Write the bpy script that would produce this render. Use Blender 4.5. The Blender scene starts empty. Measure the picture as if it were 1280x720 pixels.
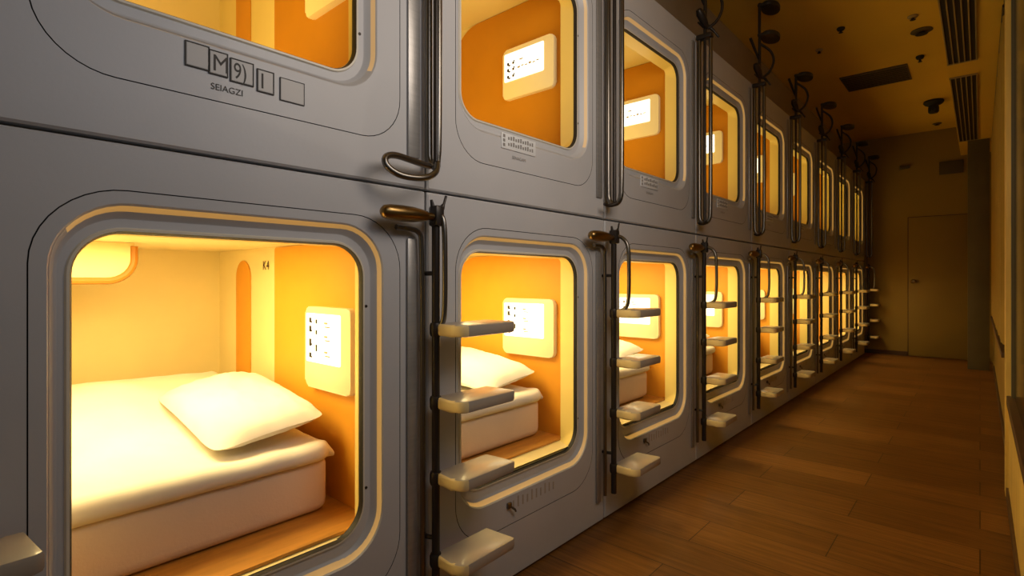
import bpy, bmesh, math, random
from mathutils import Vector, Matrix, noise
random.seed(7)
sc = bpy.context.scene
COL = sc.collection
R = math.radians

# ------------------------------------------------------------------ place constants (metres)
WALL = 1.287          # distance from the camera line to the pod fronts (pods stand at x = -WALL)
W = 1.04              # pod pitch along the corridor (+Y)
E0 = 0.011            # y of the first pod's near edge
NPOD = 9
SEAM = 1.378
TOP = 2.585
CEIL = 3.22
SOFFIT = 2.82
YB = 9.56             # back wall
YN = -1.6             # corridor goes on behind the camera to here

# ------------------------------------------------------------------ materials
def mat(name, col, rough=0.5, metal=0.0, noise_amt=0.06, noise_scale=6.0, bump=0.0, bump_scale=60.0, coat=0.0, emis=None, estr=0.0, stretch=(1, 1, 1), spec=0.5, sub=0.0):
    m = bpy.data.materials.new(name); m.use_nodes = True
    nt = m.node_tree; b = nt.nodes['Principled BSDF']
    tc = nt.nodes.new('ShaderNodeTexCoord'); mp = nt.nodes.new('ShaderNodeMapping')
    mp.inputs['Scale'].default_value = stretch
    nt.links.new(tc.outputs['Object'], mp.inputs['Vector'])
    nz = nt.nodes.new('ShaderNodeTexNoise'); nz.inputs['Scale'].default_value = noise_scale; nz.inputs['Detail'].default_value = 4
    nt.links.new(mp.outputs['Vector'], nz.inputs['Vector'])
    rp = nt.nodes.new('ShaderNodeValToRGB')
    lo = [max(0, c * (1 - noise_amt)) for c in col]; hi = [min(1, c * (1 + noise_amt)) for c in col]
    rp.color_ramp.elements[0].position = .3; rp.color_ramp.elements[1].position = .7
    rp.color_ramp.elements[0].color = (*lo, 1); rp.color_ramp.elements[1].color = (*hi, 1)
    nt.links.new(nz.outputs['Fac'], rp.inputs['Fac']); nt.links.new(rp.outputs['Color'], b.inputs['Base Color'])
    b.inputs['Roughness'].default_value = rough; b.inputs['Metallic'].default_value = metal
    b.inputs['Coat Weight'].default_value = coat; b.inputs['Specular IOR Level'].default_value = spec
    if emis:
        b.inputs['Emission Color'].default_value = (*emis, 1); b.inputs['Emission Strength'].default_value = estr
    if bump:
        n2 = nt.nodes.new('ShaderNodeTexNoise'); n2.inputs['Scale'].default_value = bump_scale
        nt.links.new(mp.outputs['Vector'], n2.inputs['Vector'])
        bp = nt.nodes.new('ShaderNodeBump'); bp.inputs['Strength'].default_value = bump; bp.inputs['Distance'].default_value = .01
        nt.links.new(n2.outputs['Fac'], bp.inputs['Height']); nt.links.new(bp.outputs['Normal'], b.inputs['Normal'])
    return m

def wood_floor():
    m = bpy.data.materials.new('wood_plank_floor'); m.use_nodes = True
    nt = m.node_tree; b = nt.nodes['Principled BSDF']; N = nt.nodes.new; Lk = nt.links.new
    tc = N('ShaderNodeTexCoord'); mp = N('ShaderNodeMapping')
    Lk(tc.outputs['Object'], mp.inputs['Vector'])
    br = N('ShaderNodeTexBrick')
    br.inputs['Color1'].default_value = (.19, .082, .016, 1); br.inputs['Color2'].default_value = (.29, .13, .028, 1)
    br.inputs['Mortar'].default_value = (.045, .02, .007, 1)
    br.inputs['Scale'].default_value = 1; br.inputs['Mortar Size'].default_value = .0022; br.inputs['Bias'].default_value = 0
    br.inputs['Brick Width'].default_value = .92; br.inputs['Row Height'].default_value = .24; br.offset = .5; br.inputs['Mortar Smooth'].default_value = .3
    Lk(mp.outputs['Vector'], br.inputs['Vector'])
    m2 = N('ShaderNodeMapping'); m2.inputs['Scale'].default_value = (1.2, 26, 1)
    Lk(tc.outputs['Object'], m2.inputs['Vector'])
    nz = N('ShaderNodeTexNoise'); nz.inputs['Scale'].default_value = 2.2; nz.inputs['Detail'].default_value = 6; nz.inputs['Roughness'].default_value = .65
    Lk(m2.outputs['Vector'], nz.inputs['Vector'])
    rp = N('ShaderNodeValToRGB'); rp.color_ramp.elements[0].position = .3; rp.color_ramp.elements[1].position = .72
    rp.color_ramp.elements[0].color = (.5, .45, .4, 1); rp.color_ramp.elements[1].color = (1.15, 1.1, 1.05, 1)
    Lk(nz.outputs['Fac'], rp.inputs['Fac'])
    mx = N('ShaderNodeMix'); mx.data_type = 'RGBA'; mx.blend_type = 'MULTIPLY'; mx.inputs['Factor'].default_value = 1
    Lk(br.outputs['Color'], mx.inputs['A']); Lk(rp.outputs['Color'], mx.inputs['B'])
    Lk(mx.outputs['Result'], b.inputs['Base Color'])
    b.inputs['Roughness'].default_value = .42; b.inputs['Specular IOR Level'].default_value = .35
    bp = N('ShaderNodeBump'); bp.inputs['Strength'].default_value = .25; bp.inputs['Distance'].default_value = .003
    Lk(nz.outputs['Fac'], bp.inputs['Height']); Lk(bp.outputs['Normal'], b.inputs['Normal'])
    return m

M = dict(
    shell=mat('grey_moulded_plastic', (.545, .55, .57), .42, noise_amt=.04, noise_scale=3, bump=.02, bump_scale=90, coat=.06),
    dark=mat('dark_rubber', (.018, .017, .018), .6),
    groove_shade=mat('painted_groove_shade', (.02, .018, .017), .8),  # shade inside the panel groove, painted as near-black colour
    bright=mat('pale_edge_plastic', (.75, .70, .58), .3),
    cream=mat('cream_plastic', (.88, .74, .38), .5, noise_amt=.03),
    jamb=mat('cream_jamb', (.93, .76, .28), .4, noise_amt=.02),
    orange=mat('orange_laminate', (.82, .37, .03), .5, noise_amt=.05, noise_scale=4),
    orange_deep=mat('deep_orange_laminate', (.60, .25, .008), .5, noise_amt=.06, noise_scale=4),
    inlay=mat('orange_inlay', (.72, .32, .02), .5),
    brownedge=mat('brown_edge_strip', (.42, .17, .012), .5),
    board=mat('pod_floor_wood', (.56, .26, .045), .45, noise_amt=.18, noise_scale=5, stretch=(8, 1, 1)),
    plate=mat('cream_panel_plastic', (.9, .80, .50), .35, noise_amt=.02, emis=(1, .70, .25), estr=.12),  # faint warm light put into the plastic's own colour
    screen=mat('lit_screen', (.9, .9, .86), .3, noise_amt=.01, emis=(1, .93, .76), estr=1.6),
    ink=mat('dark_print', (.04, .035, .03), .6),
    greyprint=mat('grey_print', (.25, .24, .23), .6),
    faint=mat('faint_print', (.45, .38, .26), .6),
    sheet=mat('white_cotton', (.87, .83, .76), .9, noise_amt=.03, bump=.25, bump_scale=14, spec=.2),
    mattress=mat('peach_ticking', (.80, .64, .50), .9, noise_amt=.04, bump=.08, bump_scale=160, spec=.2),
    pillow=mat('white_pillow_cotton', (.90, .86, .80), .9, noise_amt=.03, bump=.3, bump_scale=12, spec=.2),
    chrome=mat('dark_chrome', (.20, .185, .165), .3, metal=1.0, noise_amt=.05),
    iron=mat('blackened_metal', (.035, .028, .024), .38, metal=.4, noise_amt=.1),
    bronze=mat('bronze', (.30, .19, .07), .28, metal=1.0, noise_amt=.1),
    channel=mat('brushed_pale_metal', (.40, .39, .38), .35, metal=.5, noise_amt=.06, stretch=(1, 1, 20)),
    tread=mat('grey_tread_plastic', (.42, .37, .31), .32, noise_amt=.04, coat=.2),
    nose=mat('cream_hook_lit_tread_end', (.85, .68, .34), .4),  # warm light painted onto tread ends; the side hook shares the cream
    shaded_tread=mat('painted_shaded_tread', (.03, .024, .015), .5),  # top treads seen from below: their shade is painted into the colour
    wall=mat('ochre_wall_paint', (.36, .235, .05), .75, noise_amt=.06, noise_scale=1.2),
    ceilm=mat('ochre_ceiling_paint', (.72, .47, .06), .7, noise_amt=.06, noise_scale=.9),
    backm=mat('back_wall_paint', (.31, .205, .04), .75, noise_amt=.06, noise_scale=1.2),
    fascia=mat('taupe_upper_fascia', (.36, .31, .24), .6, noise_amt=.05),
    column=mat('dark_olive_column', (.13, .11, .06), .6),
    curtain=mat('gold_curtain', (.40, .27, .06), .85, noise_amt=.08),
    grille=mat('black_grille', (.012, .010, .008), .7),
    slat=mat('ochre_slat', (.33, .24, .10), .5),
    vent=mat('dark_vent_cover', (.09, .065, .03), .6),
    glow=mat('painted_spill_glow', (.56, .50, .40), .4, noise_amt=.03, emis=(1, .50, .10), estr=.32),  # grey shell plastic with spilled pod light painted in as emission
    sign=mat('pale_sign_plate', (.74, .76, .78), .4, noise_amt=.03),
    tile=mat('grey_sign_tile', (.50, .49, .48), .4, noise_amt=.03),
    glass=mat('dark_window_glass', (.03, .028, .024), .12, noise_amt=.05),
    post=mat('golden_wood_frame', (.86, .62, .18), .45, noise_amt=.12, noise_scale=5, stretch=(6, 6, .6)),
    trim=mat('dark_brown_wood', (.10, .05, .022), .5, noise_amt=.2),
    doorm=mat('door_laminate', (.28, .185, .036), .6, noise_amt=.06, noise_scale=2),
    floor=wood_floor(),
)

# ------------------------------------------------------------------ mesh helpers
def sharpen(bm, deg=38):
    for f in bm.faces: f.smooth = True
    for e in bm.edges:
        if len(e.link_faces) == 2 and e.calc_face_angle(0) > R(deg): e.smooth = False

def link(name, bm, mats, parent=None, smooth=True, recalc=True, flat=False):
    if recalc: bmesh.ops.recalc_face_normals(bm, faces=bm.faces)
    if smooth: sharpen(bm)
    if flat:
        for f in bm.faces:
            if abs(f.normal.x) > .985: f.smooth = False
    me = bpy.data.meshes.new(name); bm.to_mesh(me); bm.free()
    for m in (mats if isinstance(mats, (list, tuple)) else [mats]): me.materials.append(M[m])
    o = bpy.data.objects.new(name, me); COL.objects.link(o)
    if parent: o.parent = parent
    return o

def box(bm, lo, hi, bev=0.0, seg=2, mi=0):
    lo = Vector(lo); hi = Vector(hi)
    r = bmesh.ops.create_cube(bm, size=1, matrix=Matrix.Translation((lo + hi) / 2) @ Matrix.Diagonal((*(hi - lo), 1)))
    vs = r['verts']; fs = list({f for v in vs for f in v.link_faces})
    for f in fs: f.material_index = mi
    if bev:
        es = list({e for v in vs for e in v.link_edges})
        rr = bmesh.ops.bevel(bm, geom=es, offset=bev, segments=seg, affect='EDGES', profile=.5)
        for f in rr['faces']: f.material_index = mi

def tube(bm, pts, r, seg=10, smooth_it=0, mi=0, closed=False):
    pts = [Vector(p) for p in pts]
    for _ in range(smooth_it):                       # corner cutting
        q = []
        n = len(pts)
        if closed:
            for i in range(n):
                a, b = pts[i], pts[(i + 1) % n]; q += [a.lerp(b, .25), a.lerp(b, .75)]
        else:
            q = [pts[0]]
            for i in range(n - 1):
                a, b = pts[i], pts[i + 1]
                if i > 0: q.append(a.lerp(b, .25))
                if i < n - 2: q.append(a.lerp(b, .75))
            q.append(pts[-1])
        pts = q
    rad = r if isinstance(r, (list, tuple)) else None
    rings = []; n = len(pts); up = None
    for i, p in enumerate(pts):
        if closed: t = pts[(i + 1) % n] - pts[i - 1]
        else: t = pts[min(i + 1, n - 1)] - pts[max(i - 1, 0)]
        t.normalize()
        if up is None:
            up = Vector((0, 0, 1)) if abs(t.z) < .9 else Vector((1, 0, 0))
        a = t.cross(up).normalized(); b = a.cross(t).normalized(); up = b
        rr = rad[min(i, len(rad) - 1)] if rad else r
        rings.append([bm.verts.new(p + (a * math.cos(2 * math.pi * k / seg) + b * math.sin(2 * math.pi * k / seg)) * rr) for k in range(seg)])
    for i in range(n if closed else n - 1):
        A, B = rings[i], rings[(i + 1) % n]
        for k in range(seg):
            f = bm.faces.new((A[k], A[(k + 1) % seg], B[(k + 1) % seg], B[k])); f.material_index = mi
    if not closed:
        bm.faces.new(rings[0][::-1]).material_index = mi; bm.faces.new(rings[-1]).material_index = mi

def lathe(bm, prof, origin, axis, seg=20, mi=0):
    """prof: list of (radius, distance along axis)"""
    ax = Vector(axis).normalized(); u = ax.orthogonal().normalized(); v = ax.cross(u); o = Vector(origin)
    rings = []
    for r, d in prof:
        if r < 1e-6: rings.append([bm.verts.new(o + ax * d)])
        else: rings.append([bm.verts.new(o + ax * d + (u * math.cos(2 * math.pi * k / seg) + v * math.sin(2 * math.pi * k / seg)) * r) for k in range(seg)])
    for A, B in zip(rings, rings[1:]):
        for k in range(seg):
            k2 = (k + 1) % seg
            if len(A) == 1 and len(B) == 1: continue
            if len(A) == 1: f = bm.faces.new((A[0], B[k], B[k2]))
            elif len(B) == 1: f = bm.faces.new((A[k], B[0], A[k2]))
            else: f = bm.faces.new((A[k], B[k], B[k2], A[k2]))
            f.material_index = mi
    for ring in (rings[0], rings[-1]):
        if len(ring) > 1:
            bm.faces.new(ring).material_index = mi

def rrect(y0, y1, z0, z1, r, n=10):
    """rounded rectangle in (y, z), same count whatever the size"""
    out = []
    for cy, cz, a0 in ((y1 - r, z1 - r, 0), (y0 + r, z1 - r, 90), (y0 + r, z0 + r, 180), (y1 - r, z0 + r, 270)):
        for k in range(n + 1):
            a = R(a0 + 90 * k / n); out.append((cy + r * math.cos(a), cz + r * math.sin(a)))
    return out

def loft(bm, rings, mis, n=10):
    """rings: list of ((y0,y1,z0,z1,r), depth); depth goes into the pod (-x)"""
    vs = []
    for rect, d in rings:
        vs.append([bm.verts.new((-d, y, z)) for y, z in rrect(*rect, n=n)])
    for i, (A, B) in enumerate(zip(vs, vs[1:])):
        for k in range(len(A)):
            k2 = (k + 1) % len(A)
            f = bm.faces.new((A[k], A[k2], B[k2], B[k])); f.material_index = mis[i]
    return vs

def prism(bm, poly, fn, t0, t1, mi=0, bev=0.0):
    """poly in 2-D, fn(u, v, t) -> xyz"""
    A = [bm.verts.new(fn(u, v, t0)) for u, v in poly]; B = [bm.verts.new(fn(u, v, t1)) for u, v in poly]
    fs = [bm.faces.new(A[::-1]), bm.faces.new(B)]
    for k in range(len(A)):
        k2 = (k + 1) % len(A); fs.append(bm.faces.new((A[k], A[k2], B[k2], B[k])))
    for f in fs: f.material_index = mi
    if bev:
        es = [e for e in {e for f in fs[:2] for e in f.edges}]
        rr = bmesh.ops.bevel(bm, geom=es, offset=bev, segments=2, affect='EDGES', profile=.5)
        for f in rr['faces']: f.material_index = mi

def text_bm(bm, s, size, org, u, v, mi=0, wscale=1.0):
    """flat lettering: org + u*x + v*y, a hair thick"""
    cu = bpy.data.curves.new('lettering', 'FONT'); cu.body = s; cu.size = size
    ob = bpy.data.objects.new('lettering', cu); COL.objects.link(ob)
    dg = bpy.context.evaluated_depsgraph_get(); me = bpy.data.meshes.new_from_object(ob.evaluated_get(dg))
    org = Vector(org); u = Vector(u); v = Vector(v)
    vs = [bm.verts.new(org + u * (q.co.x * wscale) + v * q.co.y) for q in me.vertices]
    for p in me.polygons:
        try: bm.faces.new([vs[i] for i in p.vertices]).material_index = mi
        except ValueError: pass
    bpy.data.objects.remove(ob); bpy.data.curves.remove(cu); bpy.data.meshes.remove(me)

def tag(o, label=None, cat=None, group=None, kind=None):
    if label: o['label'] = label
    if cat: o['category'] = cat
    if group: o['group'] = group
    if kind: o['kind'] = kind
    return o

def empty(name, loc):
    o = bpy.data.objects.new(name, None); COL.objects.link(o); o.location = loc; o.empty_display_size = .1
    return o

def copy_tree(o, loc):
    r = o.copy(); COL.objects.link(r); r.location = loc
    def kids(src, dst):
        for ch in list(src.children):
            if ch.type == 'LIGHT': continue
            c = ch.copy(); COL.objects.link(c); c.parent = dst
            kids(ch, c)
    kids(o, r)
    return r

ORD = ['first', 'second', 'third', 'fourth', 'fifth', 'sixth', 'seventh', 'eighth', 'ninth']

# ------------------------------------------------------------------ sleeping pod
def ex(rect, l, r, b, t, rad):
    return (rect[0] - l, rect[1] + r, rect[2] - b, rect[3] + t, rad)

def make_pod(lower, first):
    H = SEAM - .003 if lower else TOP - SEAM - .003
    z0 = .006 if lower else 0.0
    base = 0.0 if lower else SEAM + .003
    root = empty('sleeping_pod', (-WALL, 0, base))
    if lower:
        op = (.19, .826, .385, 1.195) if first else (.175, .85, .375, 1.195)
        co = (.122, .94, .205, 1.28, .15); zf, zc = .392, 1.225
    else:
        op = (.19, .805, 1.678 - base, 2.338 - base) if first else (.175, .85, 1.665 - base, 2.338 - base)
        co = (.122, .94, 1.503 - base, 2.425 - base, .13); zf, zc = 1.64 - base, 2.435 - base
    jd = .055 if first else .108
    r = .085 if lower else .075
    sb = .055 if lower else .045
    # front panel: rounded edges, a fine groove with its shade painted in, a step inwards and a flat band round the opening
    bm = bmesh.new()
    g = .0012
    rings = [((.004, W - .004, z0 + .001, H - .001, .003), .035), ((.004, W - .004, z0 + .001, H - .001, .003), .005),
             ((.009, W - .009, z0 + .006, H - .006, .006), 0),
             (ex(co[:4], g, g, g, g, co[4] + g), 0), (ex(co[:4], g, g, g, g, co[4] + g), .007),
             (ex(co[:4], -g, -g, -g, -g, co[4] - g), .007), (ex(co[:4], -g, -g, -g, -g, co[4] - g), 0),
             (ex(op, .042, .056, sb + .010, .060, r + .046), .0), (ex(op, .039, .053, sb + .006, .056, r + .042), .003),
             (ex(op, .027, .034, sb - .008, .034, r + .026), .028), (ex(op, .024, .030, sb - .012, .030, r + .022), .030),
             (ex(op, .006, .006, .006, .006, r + .006), .030)]
    loft(bm, rings, [0, 0, 0, 1, 1, 1, 0, 0, 0, 0, 0])
    link('front_panel', bm, ['shell', 'groove_shade'], root, flat=True)
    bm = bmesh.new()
    loft(bm, [(ex(op, .038, .052, sb + .005, .055, r + .041), .0032), (ex(op, .028, .036, sb - .007, .036, r + .027), .0265)], [0])  # recess step glow painted in for light spilling from the pod, no lamp
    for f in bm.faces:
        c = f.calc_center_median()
        if (c.y < op[0] + r * .25 and c.z < op[3] - r * .1) or (not lower and c.z < op[2] + r * .15): f.material_index = 1  # painted glow left off the near side and the upper pods' bottom edge
    link('painted_edge_glow', bm, ['glow', 'shell'], root)
    bm = bmesh.new()
    loft(bm, [(ex(op, .013, .013, .013, .013, r + .013), .0304), (ex(op, .010, .010, .010, .010, r + .010), .0245),
              (ex(op, .005, .005, .005, .005, r + .005), .0245), (ex(op, .001, .001, .001, .001, r), .032),
              (ex(op, 0.0005, 0.0005, 0.0005, 0.0005, r), .040)], [0, 0, 1, 1])
    link('opening_seal', bm, ['bright', 'dark'], root)
    bm = bmesh.new()
    loft(bm, [(ex(op, 0, 0, 0, 0, r), .040), (ex(op, -.002, -.002, -.002, -.002, .02), jd), (ex(op, .03, .015, .012, .02, .01), jd + .003)], [0, 0])
    link('opening_jamb', bm, 'jamb', root)
    # interior shell: far corner sharp, near back corner filleted
    ya, yb, D = .065, .89, 1.26
    bm = bmesh.new()
    plan = [(ya, .036)]
    for k in range(9):
        a = R(90 * k / 8); plan.append((ya + .14 - .14 * math.cos(a), D - .14 + .14 * math.sin(a)))
    plan += [(yb, D), (yb, .036)]
    lo = [bm.verts.new((-d, y, zf - .006)) for y, d in plan]; hi = [bm.verts.new((-d, y, zc)) for y, d in plan]
    for i in range(len(plan) - 1): bm.faces.new((lo[i], lo[i + 1], hi[i + 1], hi[i]))
    bm.faces.new(hi); bm.faces.new(lo)
    bmesh.ops.recalc_face_normals(bm, faces=bm.faces); bmesh.ops.reverse_faces(bm, faces=bm.faces)
    link('interior_shell', bm, 'cream', root, recalc=False)
    bm = bmesh.new(); box(bm, (-D + .002, ya + .001, zf - .004), (-(jd + .004 if lower and not first else .05), yb - .001, zf + .004)); link('floor_board', bm, 'board', root)
    # orange side panel with one rounded upper corner
    bm = bmesh.new()
    d0, d1 = .045, (.70 if first else .84)
    rc = .012 if first else .17
    pz0, pz1 = zf + .004, zc - .004
    poly = [(d0, pz0), (d0, pz1)]
    for k in range(9):
        a = R(90 * k / 8); poly.append((d1 - rc + rc * math.sin(a), pz1 - rc + rc * math.cos(a)))
    poly.append((d1, pz0))
    prism(bm, poly, lambda u, v, t: (-u, t, v), yb - .007, yb - .001)
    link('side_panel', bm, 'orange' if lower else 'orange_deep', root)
    # arched inlay further in
    bm = bmesh.new(); poly = [(.925, zf + .01)]
    zt = zc - .045
    for k in range(13):
        a = R(180 * k / 12); poly.append((.995 - .07 * math.cos(a), zt - .07 + .07 * math.sin(a)))
    poly.append((1.065, zf + .01))
    prism(bm, poly, lambda u, v, t: (-u, t, v), yb - .005, yb - .001)
    link('arched_inlay', bm, 'inlay', root)
    if first and lower:
        bm = bmesh.new(); text_bm(bm, 'K4', .05, (-.815, yb - .002, zc - .085), (1, 0, 0), (0, 0, 1)); link('number_sticker', bm, 'ink', root, smooth=False)
    # control panel
    pc = (.745, 1.012) if lower else (.60 + SEAM - base, .842 + SEAM - base)
    a0, a1 = (.135, .415) if first else (.155, .465)
    cp = bmesh.new(); n = 6
    poly = [(y, z) for y, z in rrect(a0, a1, pc[0], pc[1], .022, n)]
    prism(cp, poly, lambda u, v, t: (-u, t, v), yb - .032, yb - .006, bev=.006)
    cpo = link('control_panel', cp, 'plate', root)
    bm = bmesh.new(); sz0, sz1 = pc[0] + .085, pc[1] - .022
    prism(bm, rrect(a0 + .055, a1 - .012, sz0, sz1, .006, 3), lambda u, v, t: (-u, t, v), yb - .034, yb - .031)
    link('screen', bm, 'screen', cpo)
    bm = bmesh.new(); yy = yb - .0345
    def mark(d, z, w, h, mi=0): box(bm, (-d - w / 2, yy - .0006, z - h / 2), (-d + w / 2, yy + .0006, z + h / 2), mi=mi)
    sh = sz1 - sz0
    if lower:
        for i, (dz, h) in enumerate(((.86, .016), (.68, .020), (.40, .024), (.14, .016))):
            mark(a1 - .04, sz0 + sh * dz, .014, h); mark(a1 - .047, sz0 + sh * dz - .006, .008, .006)
        for dz, h in ((.84, .014), (.62, .014), (.30, .022)): mark(a1 - .08, sz0 + sh * dz, .010, h)
        for dz in (.82, .55, .24): mark(a1 - .14, sz0 + sh * dz, .020, .006, 1); mark(a1 - .15, sz0 + sh * dz - .012, .03, .004, 1)
    else:
        for dz in (.62, .40, .16):
            mark(.428, sz0 + sh * dz, .013, .014); mark(.420, sz0 + sh * dz - .008, .012, .007)
            mark(.395, sz0 + sh * dz, .012, .012); mark(.389, sz0 + sh * dz + .008, .007, .007)
        mark(.345, sz0 + sh * .66, .022, .006, 1)
        for i in range(6): mark(.36 - i * .023, sz0 + sh * .40 + (i % 2) * .003, .015, .005 if i % 3 else .009, 1)
    link('markings', bm, ['ink', 'faint'], cpo, smooth=False)
    # overhead cabinet in the near back corner, rounded lower corner and orange edge strip
    bm = bmesh.new(); c0, c1, cb = ya + .002, .475, zc - .128
    poly = [(c0, zc - .001), (c0, cb)]
    for k in range(9):
        a = R(90 * k / 8); poly.append((c1 - .075 + .075 * math.sin(a), cb + .075 - .075 * math.cos(a)))
    poly.append((c1, zc - .001))
    prism(bm, poly, lambda u, v, t: (-t, u, v), .84, D - .15)
    cab = link('overhead_cabinet', bm, 'cream', root)
    bm = bmesh.new()
    ed = [(-.84, c0, cb)] + [(-.84, u, v) for u, v in poly[2:-1]] + [(-.84, c1, zc - .012)]
    tube(bm, ed, .011, 8); link('cabinet_edge', bm, 'brownedge', cab)
    # lettering and plates on the front
    if not lower:
        zz = 1.555 - base
        if first:
            specs = [(.376, .044, 1.592, .050, ''), (.423, .036, 1.588, .050, 'M'), (.468, .048, 1.583, .050, '9)'), (.528, .036, 1.576, .050, 'I'), (.582, .060, 1.570, .054, '')]
            for i, (y, w, zc_, h, s) in enumerate(specs):
                bm = bmesh.new(); zl = zc_ - base - h / 2; t = .0022 if i < 4 else .0012
                box(bm, (-.001, y, zl), (.003, y + w, zl + h), bev=.0015, mi=0)
                for a, b in (((y - t, zl - t), (y + w + t, zl)), ((y - t, zl + h), (y + w + t, zl + h + t)), ((y - t, zl), (y, zl + h)), ((y + w, zl), (y + w + t, zl + h))):
                    box(bm, (-.001, a[0], a[1]), (.0035, b[0], b[1]), mi=1)
                if s: text_bm(bm, s, h * 1.05, (.0036, y + .004, zl + .007), (0, 1, 0), (0, 0, 1), mi=1, wscale=.9 if len(s) < 2 else .72)
                link('sign_tile', bm, ['tile', 'ink'], root, smooth=False)
            bm = bmesh.new(); text_bm(bm, 'SEIAGZI', .020, (.0012, .425, 1.528 - base), (0, 1, 0), (0, 0, 1)); link('sign_lettering', bm, 'ink', root, smooth=False)
        else:
            bm = bmesh.new(); box(bm, (-.001, .34, 1.575 - base), (.004, .535, 1.632 - base), bev=.002); pl = link('sign_plate', bm, 'sign', root)
            bm = bmesh.new()
            for r_ in range(2):
                for i in range(11):
                    hh = .010 + .006 * ((i * 7 + r_ * 3) % 3) / 2
                    y = .375 + i * .0135; z = 1.588 - base + r_ * .022
                    box(bm, (.0038, y, z), (.0046, y + .008, z + hh))
            for i in range(3): box(bm, (.0038, .348, 1.583 - base + i * .016), (.0046, .359, 1.594 - base + i * .016))
            link('plate_print', bm, 'greyprint', pl, smooth=False)
            bm = bmesh.new(); text_bm(bm, 'SENAGAM', .017, (.0012, .40, 1.545 - base), (0, 1, 0), (0, 0, 1)); link('sign_lettering', bm, 'greyprint', root, smooth=False)
    elif not first:
        for i in range(10):
            bm = bmesh.new(); y = .405 + i * .027; hh = .030 + .010 * ((i * 5) % 3) / 2
            box(bm, (-.0005, y, .258), (.0012, y + .007, .258 + hh), mi=0)
            link('vent_slot', bm, 'tread', root, smooth=False)
        bm = bmesh.new()
        box(bm, (-.001, .37, .268), (.010, .392, .290), bev=.004); tube(bm, [(.006, .385, .275), (.016, .40, .262), (.012, .408, .252)], .004, 8)
        link('latch', bm, 'chrome', root)
    # ladders' worth of screws on the recess band
    for z in (op[2] + .12, op[3] - .17):
        bm = bmesh.new(); lathe(bm, [(0, .0325), (.004, .032), (.005, .028)], (-.06, op[1] + .018, z), (1, 0, 0), 10)
        link('screw', bm, 'iron', root)
    return root

PODS = {}
for lower in (True, False):
    row = 'lower' if lower else 'upper'
    z = 0.0 if lower else SEAM + .003
    proto = None
    for k in range(NPOD):
        if k < 2:
            o = make_pod(lower, k == 0)
            o.location = (-WALL, E0 + k * W, z)
            if k == 1: proto = o
        else: o = copy_tree(proto, (-WALL, E0 + k * W, z))
        if k == 0: lab = f'big grey sleeping pod nearest the camera in the {row} row' + (', bed inside' if lower else ', five sign tiles')
        elif k == NPOD - 1: lab = f'last grey sleeping pod in the {row} row, beside the back wall'
        else: lab = f'{ORD[k]} grey sleeping pod from the camera in the {row} row, lit orange inside'
        tag(o, lab, 'sleeping pod', f'sleeping pods in the {row} row')
        PODS[lower, k] = o

# ------------------------------------------------------------------ beds in the lower pods
def make_mattress():
    bm = bmesh.new(); box(bm, (-1.10, .080, .397), (-.203, .830, .571), bev=.035, seg=4)
    return link('mattress', bm, 'mattress')
def make_duvet():
    bm = bmesh.new(); nx, ny, na = 46, 44, 9
    xb, xf, y0, y1 = -1.11, -.182, .072, .845
    def h(u, v):                               # u 0 front .. 1 back, v along y
        e = max(0, min((1 - u) / .05, v / .05, (1 - v) / .07, 1.0)); edge = math.sqrt(max(0, 1 - (1 - e) ** 2))
        p = Vector((u * 3.1, v * 2.7, 4.2))
        k = .040 + .120 * u ** 1.3 + .012 * noise.noise(p) + .007 * noise.noise(p * 2.9)
        k += .028 * math.exp(-((u - .80) ** 2) / .02 - ((v - .40) ** 2) / .10)
        k += .005 * noise.noise(Vector((u * 15, v * 6, 2))) * math.exp(-u * 3)
        k -= .034 * math.exp(-((u - .40) / .34) ** 4 - ((v - .79) / .27) ** 4)        # pressed down by the pillow
        return .577 + edge * max(k, .012)
    rows = []
    for i in range(na):                        # the lip curls over the front of the mattress
        a = R(-60 + 150 * i / (na - 1)); row = []
        for j in range(ny + 1):
            v = j / ny; hh = h(.03, v); e = max(.75, min(1, v / .04, (1 - v) / .05))
            zc = .5 * (hh + .553); rz = .5 * (hh - .553); wob = .007 * noise.noise(Vector((v * 5, 0, 1)))
            row.append((xf - .030 + (.034 * e + wob) * math.cos(a) - .07 * (1 - e), y0 + (y1 - y0) * v, zc + rz * math.sin(a)))
        rows.append(row)
    for i in range(1, nx + 1):
        u = .03 + .97 * i / nx
        rows.append([(xf + (xb - xf) * u, y0 + (y1 - y0) * j / ny, h(u, j / ny)) for j in range(ny + 1)])
    T = [[bm.verts.new(p) for p in row] for row in rows]; n = len(T)
    for i in range(n - 1):
        for j in range(ny): bm.faces.new((T[i][j], T[i][j + 1], T[i + 1][j + 1], T[i + 1][j]))
    C = [bm.verts.new((-.226, y0 + (y1 - y0) * j / ny, .5738)) for j in range(ny + 1)]
    for j in range(ny): bm.faces.new((C[j], C[j + 1], T[0][j + 1], T[0][j]))
    low = lambda q: bm.verts.new((q.co.x, q.co.y, .5738))
    SL = [low(T[i][0]) for i in range(na + 2, n)]; SR = [low(T[i][ny]) for i in range(na + 2, n)]
    BK = [SL[-1]] + [low(T[n - 1][j]) for j in range(1, ny)] + [SR[-1]]
    for S_, jj in ((SL, 0), (SR, ny)):
        bm.faces.new([T[i][jj] for i in range(na + 3)] + [S_[0], C[jj]])
        for i in range(na + 2, n - 1): bm.faces.new((T[i][jj], T[i + 1][jj], S_[i - na - 1], S_[i - na - 2]))
    for j in range(ny): bm.faces.new((T[n - 1][j], T[n - 1][j + 1], BK[j + 1], BK[j]))
    bm.faces.new(C + SR[:-1] + BK[::-1] + SL[:-1][::-1])
    o = link('duvet', bm, 'sheet')
    return o
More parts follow.
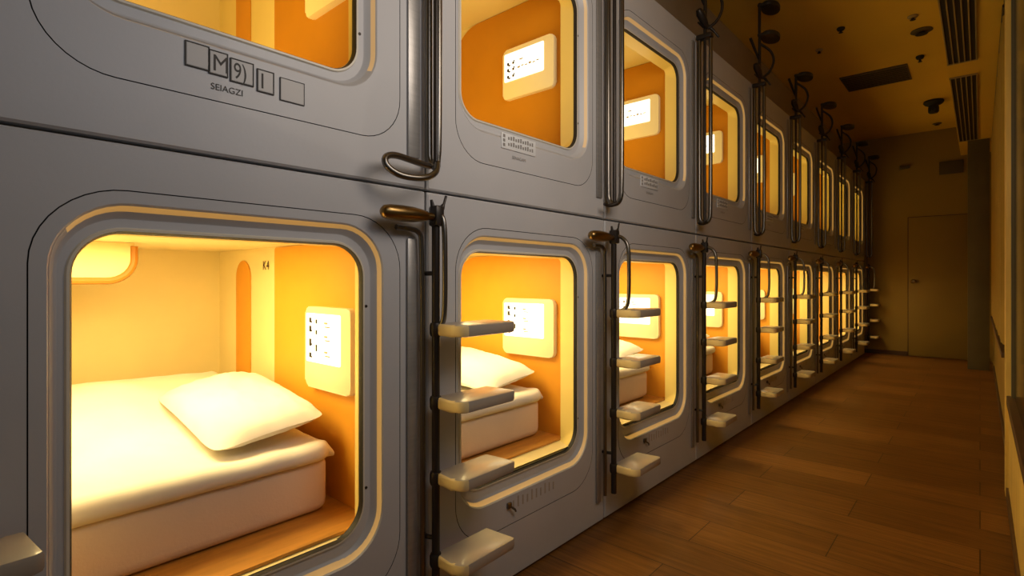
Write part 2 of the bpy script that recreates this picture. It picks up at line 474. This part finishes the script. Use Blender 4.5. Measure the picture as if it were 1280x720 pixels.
def make_pillow():
    bm = bmesh.new(); n = 30; a, b, c = .168, .320, .056
    def surf(s):
        g = []
        for i in range(n + 1):
            row = []
            for j in range(n + 1):
                u = -1 + 2 * i / n; v = -1 + 2 * j / n
                k = (max(0, 1 - abs(u) ** 2.6) * max(0, 1 - abs(v) ** 3.2)) ** .55
                pin = 1 - .07 * (1 - u * u) * abs(v) ** 4 ; pinv = 1 - .06 * (1 - v * v) * abs(u) ** 4
                z = s * c * k + .007 * noise.noise(Vector((u * 2.3, v * 3.2, s * 2 + 5))) * k + (.005 * noise.noise(Vector((u * 6, v * 5, s))) + .006 * abs(noise.noise(Vector((u * 3 + v * 2.5, v * 9 - u * 4, s + 9))))) * k
                mm = max(abs(u), abs(v)); ln = (abs(u) ** 7 + abs(v) ** 7) ** (1 / 7); q_ = mm / ln if ln > 1e-6 else 1.0
                row.append((v * b * pin * q_, u * a * pinv * q_, z))
            g.append(row)
        return g
    up, dn = surf(1), surf(-.8)
    V = {}
    def vert(i, j, s):
        edge = i in (0, n) or j in (0, n)
        key = (i, j, 0 if edge else s)
        if key not in V: V[key] = bm.verts.new((up if s > 0 or edge else dn)[i][j])
        return V[key]
    for s in (1, -1):
        for i in range(n):
            for j in range(n):
                q = [vert(i, j, s), vert(i, j + 1, s), vert(i + 1, j + 1, s), vert(i + 1, j, s)]
                bm.faces.new(q if s < 0 else q[::-1])
    mtx = Matrix.Translation((-.535, .684, .690)) @ Matrix.Rotation(R(8), 4, 'X') @ Matrix.Rotation(R(-3), 4, 'Z') @ Matrix.Rotation(R(5), 4, 'Y')
    bmesh.ops.transform(bm, matrix=mtx, verts=bm.verts)
    o = link('pillow', bm, 'pillow')
    return o
mk = dict(mattress=make_mattress(), duvet=make_duvet(), pillow=make_pillow())
for nm, cat, desc, grp in (('mattress', 'mattress', 'peach-coloured mattress', 'mattresses in the lower pods'), ('duvet', 'duvet', 'puffy white duvet', 'duvets in the lower pods'), ('pillow', 'pillow', 'soft white pillow', 'pillows in the lower pods')):
    for k in range(6):
        o = mk[nm] if k == 0 else mk[nm].copy()
        if k: COL.objects.link(o)
        o.location = (-WALL, E0 + k * W, 0)
        where = 'in the lower pod nearest the camera' if k == 0 else f'in the {ORD[k]} lower pod from the camera'
        tag(o, f'{desc} {where}', cat, grp)

# ------------------------------------------------------------------ ladders between the lower pods
def tread_bm(y0=-.012, y1=.232, x0=.045, x1=.172, t=.036):
    bm = bmesh.new()
    poly = [(x0, y0 + .004), (x0 + .02, y0)]
    for k in range(7):
        a = R(90 * k / 6); poly.append((x1 - .045 + .045 * math.sin(a), y0 + .03 - .03 * math.cos(a)))
    poly += [(x1 - .004, y1 - .012), (x1 - .012, y1), (x0, y1 - .012)]
    prism(bm, poly, lambda u, v, tt: (u, v, tt), -t / 2, t / 2, bev=.008)
    for f in bm.faces:
        c = f.calc_center_median()
        if c.y < y0 + .030 and abs(f.normal.z) < .75: f.material_index = 1  # end by the pole painted as if lit warm
    return bm
def make_ladder(zs, tight=False):
    root = empty('pod_ladder', (-WALL, 0, 0))
    bm = bmesh.new(); tube(bm, [(.052, -.006, .14), (.052, -.006, 1.30)], .0125, 12); link('pole', bm, 'iron', root)
    bm = bmesh.new(); tube(bm, [(.024, -.034, .13), (.024, -.034, 1.215), (.024, -.05, 1.252), (.03, -.135, 1.253)], .008, 10, 2); link('guide_tube', bm, 'chrome', root)
    bm = bmesh.new(); box(bm, (.0015, -.078, .10), (.010, -.042, 1.225), bev=.004); link('rail_channel', bm, 'channel', root)
    bm = bmesh.new(); tube(bm, [(.05, .0, 1.30), (.07 if tight else .085, .004, 1.295), (.078 if tight else .118, .006, 1.26), (.080 if tight else .122, .006, 1.18), (.080 if tight else .122, .006, 1.0), (.07 if tight else .10, .004, .965), (.052, -.004, .958)], .0085, 10, 3); link('grab_tube', bm, 'chrome', root)
    for z in zs:
        t = link('tread', tread_bm(), ['tread', 'nose'], root); t.location = (0, 0, z)
        bm = bmesh.new(); lathe(bm, [(0, -.021), (.016, -.02), (.019, -.012), (.019, .012), (.016, .02), (0, .021)], (.052, -.006, 0), (0, 0, 1), 14)
        c = link('collar', bm, 'iron', t)
    bm = bmesh.new()
    lathe(bm, [(0, -.002), (.015, 0), (.019, .02), (.0225, .05), (.0235, .09), (.022, .13), (.018, .148), (.010, .156), (0, .158)], (.055, -.046, 1.290), (0, -1, 0), 20)
    tube(bm, [(.055, -.01, 1.290), (.055, -.05, 1.290)], .012, 10)
    link('knob', bm, 'bronze', root)
    bm = bmesh.new()
    box(bm, (.034, -.022, 1.262), (.074, .012, 1.325), bev=.008)
    tube(bm, [(.055, .004, 1.31), (.058, .018, 1.325), (.058, .03, 1.358)], [.011, .009, .004], 10, 1)
    tube(bm, [(.05, -.014, 1.31), (.05, -.022, 1.342)], [.009, .004], 10)
    link('clamp', bm, 'iron', root)
    bm = bmesh.new()
    for z in (.32, 1.12): tube(bm, [(.002, -.02, z), (.03, -.02, z), (.052, -.008, z)], .007, 8, 1)
    link('wall_bracket', bm, 'iron', root)
    return root
TZ = [.252, .500, .728, .950]
lad = make_ladder(TZ)
for k in range(1, NPOD + 1):
    loc = (-WALL, E0 + k * W, 0)
    if k == 1: o = make_ladder(TZ, True); o.location = loc
    elif k == 2: lad.location = loc; o = lad
    else: o = copy_tree(lad, loc)
    if k < NPOD: lab = f'metal ladder between the {ORD[k-1]} and {ORD[k]} lower pods from the camera'
    else: lab = 'metal pod ladder with four treads, farthest one, by the back wall'
    tag(o, lab, 'ladder', 'ladders between the lower pods')
o = make_ladder([.19, .42, .648]); o.location = (-WALL, -.095, 0)
bm = bmesh.new(); tube(bm, [(.052, -.004, .80), (.075, .06, .80), (.085, .165, .80)], .007, 8, 1)
lathe(bm, [(0, 0), (.018, .002), (.022, .010), (.018, .018), (0, .020)], (.085, .165, .80), (0, 1, 0), 16)
link('side_hook', bm, 'nose', o)
tag(o, 'metal pod ladder cut off by the left edge of the picture', 'ladder')

# ------------------------------------------------------------------ grab rails between the upper pods
def make_grab(kind):
    root = empty('grab_rail', (-WALL, 0, 1.40))
    zb = -1.40
    bm = bmesh.new()
    xo = .030 if kind == 'loop' else 0
    P = [(.026, -.012, 2.56), (.026, -.012, 1.50), (.030, -.012, 1.455), (.06, -.008, 1.437), (.084 - xo, -.004, 1.455), (.090 - xo, -.002, 1.51), (.090 - xo, -.002, 2.56)]
    tube(bm, [(a, b, c + zb) for a, b, c in P], .0112, 12, 2); link('rail', bm, 'chrome', root)
    bm = bmesh.new(); tube(bm, [(.058, -.010, 1.45 + zb), (.058, -.010, 2.6 + zb)], .0085, 10); link('centre_tube', bm, 'iron', root)
    bm = bmesh.new(); box(bm, (.0005, -.075, 1.47 + zb), (.009, -.030, 2.53 + zb), bev=.004); link('rail_channel', bm, 'channel', root)
    bm = bmesh.new()
    if kind == 'loop':
        L = [(.058, -.006, 1.455), (.085, -.03, 1.418), (.10, -.08, 1.392), (.095, -.135, 1.386), (.085, -.175, 1.392), (.075, -.205, 1.414), (.068, -.20, 1.440), (.06, -.16, 1.452), (.05, -.09, 1.447), (.04, -.02, 1.444)]
        tube(bm, [(a, b, c + zb) for a, b, c in L], .0095, 12, 2)
    else:
        tube(bm, [(a, b, c + zb) for a, b, c in [(.072, -.006, 1.446), (.06, -.03, 1.434), (.05, -.055, 1.43), (.045, -.075, 1.437)]], [.010, .010, .009, .007], 12, 1)
    link('foot_loop', bm, 'chrome' if kind == 'loop' else 'iron', root)
    # clamp cluster at the pod top
    bm = bmesh.new()
    box(bm, (.012, -.035, 2.535 + zb), (.105, .012, 2.565 + zb), bev=.008)
    lathe(bm, [(0, 0), (.014, .005), (.022, .05), (.024, .10), (.015, .125), (0, .13)], (.07, -.005, 2.60 + zb), (-.1, -.75, .62), 14)
    tube(bm, [(.07, 0, 2.62 + zb), (.10, .035, 2.585 + zb), (.12, .05, 2.55 + zb)], [.008, .010, .006], 10, 1)
    tube(bm, [(.06, 0, 2.60 + zb), (.05, -.09, 2.61 + zb)], [.008, .005], 8)
    link('clamp', bm, 'iron', root)
    bm = bmesh.new(); tube(bm, [(a, b, c + zb) for a, b, c in [(.07, .002, 2.60), (.12, .03, 2.64), (.15, .04, 2.72), (.13, .03, 2.80), (.06, 0, 2.86)]], .009, 10, 3); link('curved_handle', bm, 'iron', root)
    bm = bmesh.new(); tube(bm, [(.058, -.004, 2.56 + zb), (.058, -.004, (3.16 if kind == 'tall' else 2.935) + zb)], .0105, 10); link('post', bm, 'iron', root)
    bm = bmesh.new(); tube(bm, [(.055, -.004, 2.74 + zb), (.045, -.07, 2.80 + zb), (.03, -.125, 2.87 + zb)], [.006, .009, .010], 10, 1); link('prong', bm, 'iron', root)
    for z in ((2.925, 3.145) if kind == 'tall' else (2.925,)):
        bm = bmesh.new()
        poly = [(.11 + .062 * math.cos(R(a)) * (1 if abs(math.cos(R(a))) else 1), .085 + .105 * math.sin(R(a))) for a in range(0, 360, 18)]
        prism(bm, poly, lambda u, v, t: (u, v, t), -.016, .016, bev=.006)
        box(bm, (.045, -.014, -.010), (.10, .03, .010), bev=.004)
        t = link('tread', bm, 'shaded_tread', root); t.location = (0, 0, z + zb)
    return root
gl = None
for k in range(1, NPOD + 1):
    loc = (-WALL, E0 + k * W, 1.40)
    if k == 1: o = make_grab('loop'); o.location = loc
    elif k == 4: o = make_grab('tall'); o.location = loc
    elif gl is None: gl = o = make_grab('plain'); o.location = loc
    else: o = copy_tree(gl, loc)
    ex_ = ', with wide loop' if k == 1 else (', two treads' if k == 4 else '')
    if k < NPOD: lab = f'grab rail between the {ORD[k-1]} and {ORD[k]} upper pods from the camera{ex_}'
    else: lab = 'grey tube grab rail by the back wall, farthest of the upper row'
    tag(o, lab, 'grab rail', 'grab rails between the upper pods')

# ------------------------------------------------------------------ the setting
def struct(name, bm, m, parent=None, label=None):
    o = link(name, bm, m, parent)
    if not parent: o['kind'] = 'structure'
    if label: o['label'] = label
    return o
XR = .13
bm = bmesh.new(); box(bm, (-2.75, YN, -.06), (.9, YB + .2, 0)); struct('floor', bm, 'floor')
bm = bmesh.new(); box(bm, (-2.75, YN, CEIL), (.9, YB + .2, CEIL + .08)); struct('ceiling', bm, 'ceilm')
bm = bmesh.new(); box(bm, (-2.75, YN, 0), (-2.65, YB + .2, CEIL)); struct('wall_left', bm, 'wall')
bm = bmesh.new(); box(bm, (-2.65, YN, TOP + .004), (-WALL - .30, YB, CEIL)); struct('trim_1', bm, 'fascia', label='taupe upper fascia set back above the upper pods')
bm = bmesh.new(); box(bm, (-2.65, YN, 0), (-WALL - .002, E0 - .004, TOP), bev=.004); struct('trim_2', bm, 'shell', label='plain grey filler panel before the first pods')
bm = bmesh.new(); box(bm, (-2.65, YB, 0), (.9, YB + .2, CEIL)); struct('wall_back', bm, 'backm')
# right wall: recessed length with sill and curtain, column, near partition with dark window
bm = bmesh.new(); box(bm, (XR, 3.6, 0), (XR + .25, YB, SOFFIT)); struct('wall_right', bm, 'wall')
bm = bmesh.new(); box(bm, (-.20, 2.0, SOFFIT), (.9, YB, CEIL)); struct('ceiling.001', bm, 'ceilm', label='dropped ceiling strip along the right wall')
bm = bmesh.new(); box(bm, (-.115, 8.62, 0), (.088, 8.80, SOFFIT), bev=.004); struct('trim_4', bm, 'column', label='dark olive column before the back wall')
bm = bmesh.new(); box(bm, (.095, 4.3, .635), (XR, 8.62, .665), bev=.003); struct('trim_5', bm, 'trim', label='dark window sill under the gold curtain')
bm = bmesh.new(); box(bm, (.118, 3.75, 0), (XR, 8.6, .07)); struct('baseboard_right', bm, 'trim')
bm = bmesh.new(); box(bm, (-2.65, YB - .012, 0), (-.79, YB, .06)); box(bm, (-.06, YB - .012, 0), (.1, YB, .06)); struct('baseboard_back', bm, 'trim')
# curtain
bm = bmesh.new(); n = 240
for i in range(n + 1):
    y = 4.4 + 4.1 * i / n; x = .112 + .011 * math.sin(i * .9) + .003 * math.sin(i * .37)
    a = bm.verts.new((x, y, .70)); b = bm.verts.new((x, y, 2.74))
    if i: bm.faces.new((pa, a, b, pb))
    pa, pb = a, b
cur = link('curtain', bm, 'curtain'); tag(cur, 'pleated gold curtain hanging along the right wall behind the column', 'curtain')
bm = bmesh.new(); tube(bm, [(.112, 4.35, 2.755), (.112, 8.55, 2.755)], .012, 8)
for y in (4.4, 6.4, 8.5): box(bm, (.108, y - .01, 2.755), (.116, y + .01, SOFFIT))
link('curtain_rod', bm, 'iron', cur)
# near partition
bm = bmesh.new(); box(bm, (.108, 1.75, 0), (.30, 3.66, .47), bev=.003); struct('wall_right.001', bm, 'post', label='golden panel under the dark window at the right edge')
bm = bmesh.new(); box(bm, (.100, 1.75, .47), (.32, 3.68, .515), bev=.003); struct('trim_6', bm, 'trim', label='dark sill of the dark window at the right edge')
bm = bmesh.new(); box(bm, (.096, 3.66, 0), (.30, 3.78, SOFFIT), bev=.004); struct('trim_7', bm, 'post', label='golden post at the right edge')
wf = bmesh.new(); box(wf, (.117, 3.60, .515), (.17, 3.66, SOFFIT)); box(wf, (.117, 1.75, .515), (.17, 1.82, SOFFIT)); box(wf, (.117, 1.82, 2.72), (.17, 3.60, SOFFIT))
win = struct('window_1', wf, 'column')
bm = bmesh.new(); box(bm, (.128, 1.82, .515), (.140, 3.60, 2.72)); struct('pane', bm, 'glass', win)
bm = bmesh.new(); box(bm, (.098, 1.75, 0), (.108, 3.655, .05)); struct('baseboard_right.001', bm, 'trim')
# back door
DL0, DL1 = -.775, -.075
bm = bmesh.new(); box(bm, (DL0, YB - .022, .008), (DL1, YB - .001, 2.0), bev=.004); dr = struct('door_1', bm, 'doorm')
bm = bmesh.new(); lathe(bm, [(.012, 0), (.012, .025), (.028, .03), (.030, .05), (.02, .062), (0, .064)], (DL0 + .055, YB - .022, 1.08), (0, -1, 0), 16); struct('door_knob', bm, 'bronze', dr)
bm = bmesh.new()
for a, b in (((DL0 - .012, 0), (DL0 - .003, 2.012)), ((DL1 + .003, 0), (DL1 + .012, 2.012)), ((DL0 - .012, 2.003), (DL1 + .012, 2.012))):
    box(bm, (a[0], YB - .002, a[1]), (b[0], YB, b[1]))
struct('door_gap', bm, 'trim', dr)
bm = bmesh.new(); box(bm, (-1.285, YB - .006, .07), (-1.277, YB, 2.02)); struct('trim_8', bm, 'trim', label='thin panel joint on the back wall')

# ------------------------------------------------------------------ things on the ceiling
def ceil_thing(name, label, cat, x, y, z):
    return tag(empty(name, (x, y, z)), label, cat)
# px -> ceiling point helper (camera: level, yaw TH, focal 660 px, centre 640/350, height 1.1)
TH = math.atan(585 / 660)
def at_ceiling(px, py, zc):
    d = (zc - 1.1) / ((350 - py) / 660); u = (px - 640) / 660 * d
    return (u * math.cos(TH) - d * math.sin(TH), u * math.sin(TH) + d * math.cos(TH))
vx, vy = at_ceiling(1094, 97, CEIL)
v = ceil_thing('ceiling_vent', 'dark rectangular air vent in the middle of the ceiling', 'air vent', vx, vy, CEIL)
cs = [at_ceiling(*p, CEIL) for p in ((1049, 97), (1134, 79), (1140, 98), (1061, 114))]
bm = bmesh.new(); prism(bm, [(p[0] - vx, p[1] - vy) for p in cs], lambda a, b, t: (a, b, t), -.012, -.001, bev=.003); link('cover', bm, 'vent', v)
bm = bmesh.new()
A, B, C_, D_ = [Vector((p[0] - vx, p[1] - vy, -.014)) for p in cs]
for i in range(1, 9):
    t = i / 9; tube(bm, [A.lerp(D_, t).lerp(B.lerp(C_, t), .02), A.lerp(D_, t).lerp(B.lerp(C_, t), .98)], .004, 6)
link('louvre', bm, 'grille', v)
# linear grilles in the dropped strip
for (y0, y1, lab) in ((3.3, 5.45, 'black slotted ceiling grille nearest the camera at top right'), (5.85, 8.56, 'black slotted ceiling grille farther away, ending near the dark column')):
    g = ceil_thing('ceiling_grille', lab, 'grille', -.105, (y0 + y1) / 2, SOFFIT); g['group'] = 'slotted grilles in the right ceiling strip'
    h = (y1 - y0) / 2
    bm = bmesh.new(); box(bm, (-.088, -h, -.006), (.088, h, -.0005)); link('backing', bm, 'grille', g)
    for i in range(6):
        x = -.085 + i * .034
        bm = bmesh.new(); box(bm, (x - .004, -h, -.014), (x + .004, h, -.006), bev=.001); link('slat', bm, 'slat', g)
    bm = bmesh.new(); box(bm, (-.092, -h - .012, -.012), (.092, -h, -.0005)); link('end_cap', bm, 'slat', g)
    bm = bmesh.new(); box(bm, (-.092, h, -.012), (.092, h + .012, -.0005)); link('end_cap', bm, 'slat', g)
# projector-like camera
px_, py_ = at_ceiling(1167, 126, CEIL)
c = ceil_thing('security_camera', 'black security camera hanging from the ceiling', 'security camera', px_, py_, CEIL)
bm = bmesh.new(); lathe(bm, [(0, 0), (.095, 0), (.10, .02), (.085, .04), (.06, .055), (.0, .056)], (0, 0, -.001), (0, 0, -1), 24); link('mount', bm, 'grille', c)
bm = bmesh.new(); lathe(bm, [(.045, .05), (.052, .08), (.052, .13), (.04, .145), (0, .15)], (0, 0, 0), (0, 0, -1), 20); lathe(bm, [(0, 0), (.022, 0), (.024, .05), (.018, .055), (0, .05)], (0, -.03, -.11), (.2, -1, -.3), 14); link('body', bm, 'grille', c)
# small ceiling fittings
for (px, py, r, h, nm, lab, cat, m) in (
        (1152, 38, .075, .02, 'smoke_detector', 'brown round smoke detector near the top of the picture', 'smoke detector', 'vent'),
        (1150, 70, .032, .035, 'sprinkler_head', 'dark sprinkler head beside the rectangular air vent', 'sprinkler', 'grille'),
        (1051, 35, .030, .025, 'sprinkler_head', 'dark sprinkler head on the left, above the rectangular air vent in the picture', 'sprinkler', 'grille'),
        (1024, 62, .030, .02, 'sprinkler_head', 'pale small sprinkler head left of the rectangular air vent', 'sprinkler', 'slat'),
        (1141, 20, .035, .02, 'sprinkler_head', 'faint sprinkler head beside the round smoke detector', 'sprinkler', 'slat'),
        (1176, 171, .05, .015, 'smoke_detector', 'faint flat smoke detector behind the security camera', 'smoke detector', 'vent')):
    x, y = at_ceiling(px, py, CEIL)
    if y > YB - .1: y = YB - .4
    t = ceil_thing(nm, lab, cat, x, y, CEIL)
    bm = bmesh.new(); lathe(bm, [(0, 0), (r, 0), (r * 1.05, h * .3), (r * .8, h * .8), (0, h)], (0, 0, -.0005), (0, 0, -1), 20); link('housing', bm, m, t)
    bm = bmesh.new(); lathe(bm, [(r * .3, h * .9), (r * .35, h * 1.5), (r * .6, h * 1.6), (0, h * 1.7)], (0, 0, 0), (0, 0, -1), 12); link('nozzle', bm, 'grille', t)
# signs on the back wall
bm = bmesh.new(); box(bm, (-.30 - .13, YB - .02, 2.58), (-.17, YB - .0005, 2.76), bev=.004); o = link('wall_grille', bm, 'vent'); tag(o, 'small square vent high on the back wall above the door', 'air vent')
bm = bmesh.new(); box(bm, (-.88, YB - .03, 2.72), (-.76, YB - .0005, 2.765), bev=.004); o = link('wall_sensor', bm, 'vent'); tag(o, 'small dark sensor high on the back wall, left of the square vent', 'sensor')

# ------------------------------------------------------------------ light
def area(name, loc, rot, sx, sy, power, col, spread=None):
    l = bpy.data.lights.new(name, 'AREA'); l.shape = 'RECTANGLE'; l.size = sx; l.size_y = sy; l.energy = power; l.color = col
    if spread: l.spread = spread
    o = bpy.data.objects.new(name, l); o.location = loc; o.rotation_euler = rot; COL.objects.link(o)
    return o
for k in range(NPOD):
    y = E0 + k * W
    area('pod_lamp', (-WALL - .46, y + .36, 1.215), (0, 0, 0), .42, .42, 9.5 if k == 0 else 8.5, (1, .775, .34))
    area('pod_lamp', (-WALL - .52, y + .40, 1.69), (math.pi, 0, 0), .5, .5, 4.6 if k == 0 else 3.3, (1, .73, .18))
# cool daylight falling on the near pods from behind the camera's right
q = Vector((-1, .05, -.02)).to_track_quat('-Z', 'Y').to_euler()
area('daylight', (.05, .75, 2.0), q, 1.2, .6, 3.0, (.74, .84, 1.0), R(179))
q = Vector((-1, .5, -.2)).to_track_quat('-Z', 'Y').to_euler()
area('corridor_fill', (.0, 1.5, 2.1), q, 1.5, .6, 14.5, (1, .83, .66), R(179))  # unseen warm fill, added to brighten the pod fronts farther along
wd = bpy.data.worlds.new('World'); sc.world = wd; wd.use_nodes = True
wd.node_tree.nodes['Background'].inputs['Color'].default_value = (1, .80, .52, 1); wd.node_tree.nodes['Background'].inputs['Strength'].default_value = .06

# ------------------------------------------------------------------ camera
cam = bpy.data.cameras.new('camera'); cam.sensor_width = 36; cam.lens = 36 * 660 / 1280; cam.shift_y = -10 / 1280; cam.clip_start = .01
co = bpy.data.objects.new('camera', cam); COL.objects.link(co); co.location = (0, 0, 1.1); co.rotation_euler = (R(90), 0, TH)
sc.camera = co
sc.view_settings.view_transform = 'Standard'; sc.view_settings.look = 'None'; sc.view_settings.exposure = 0
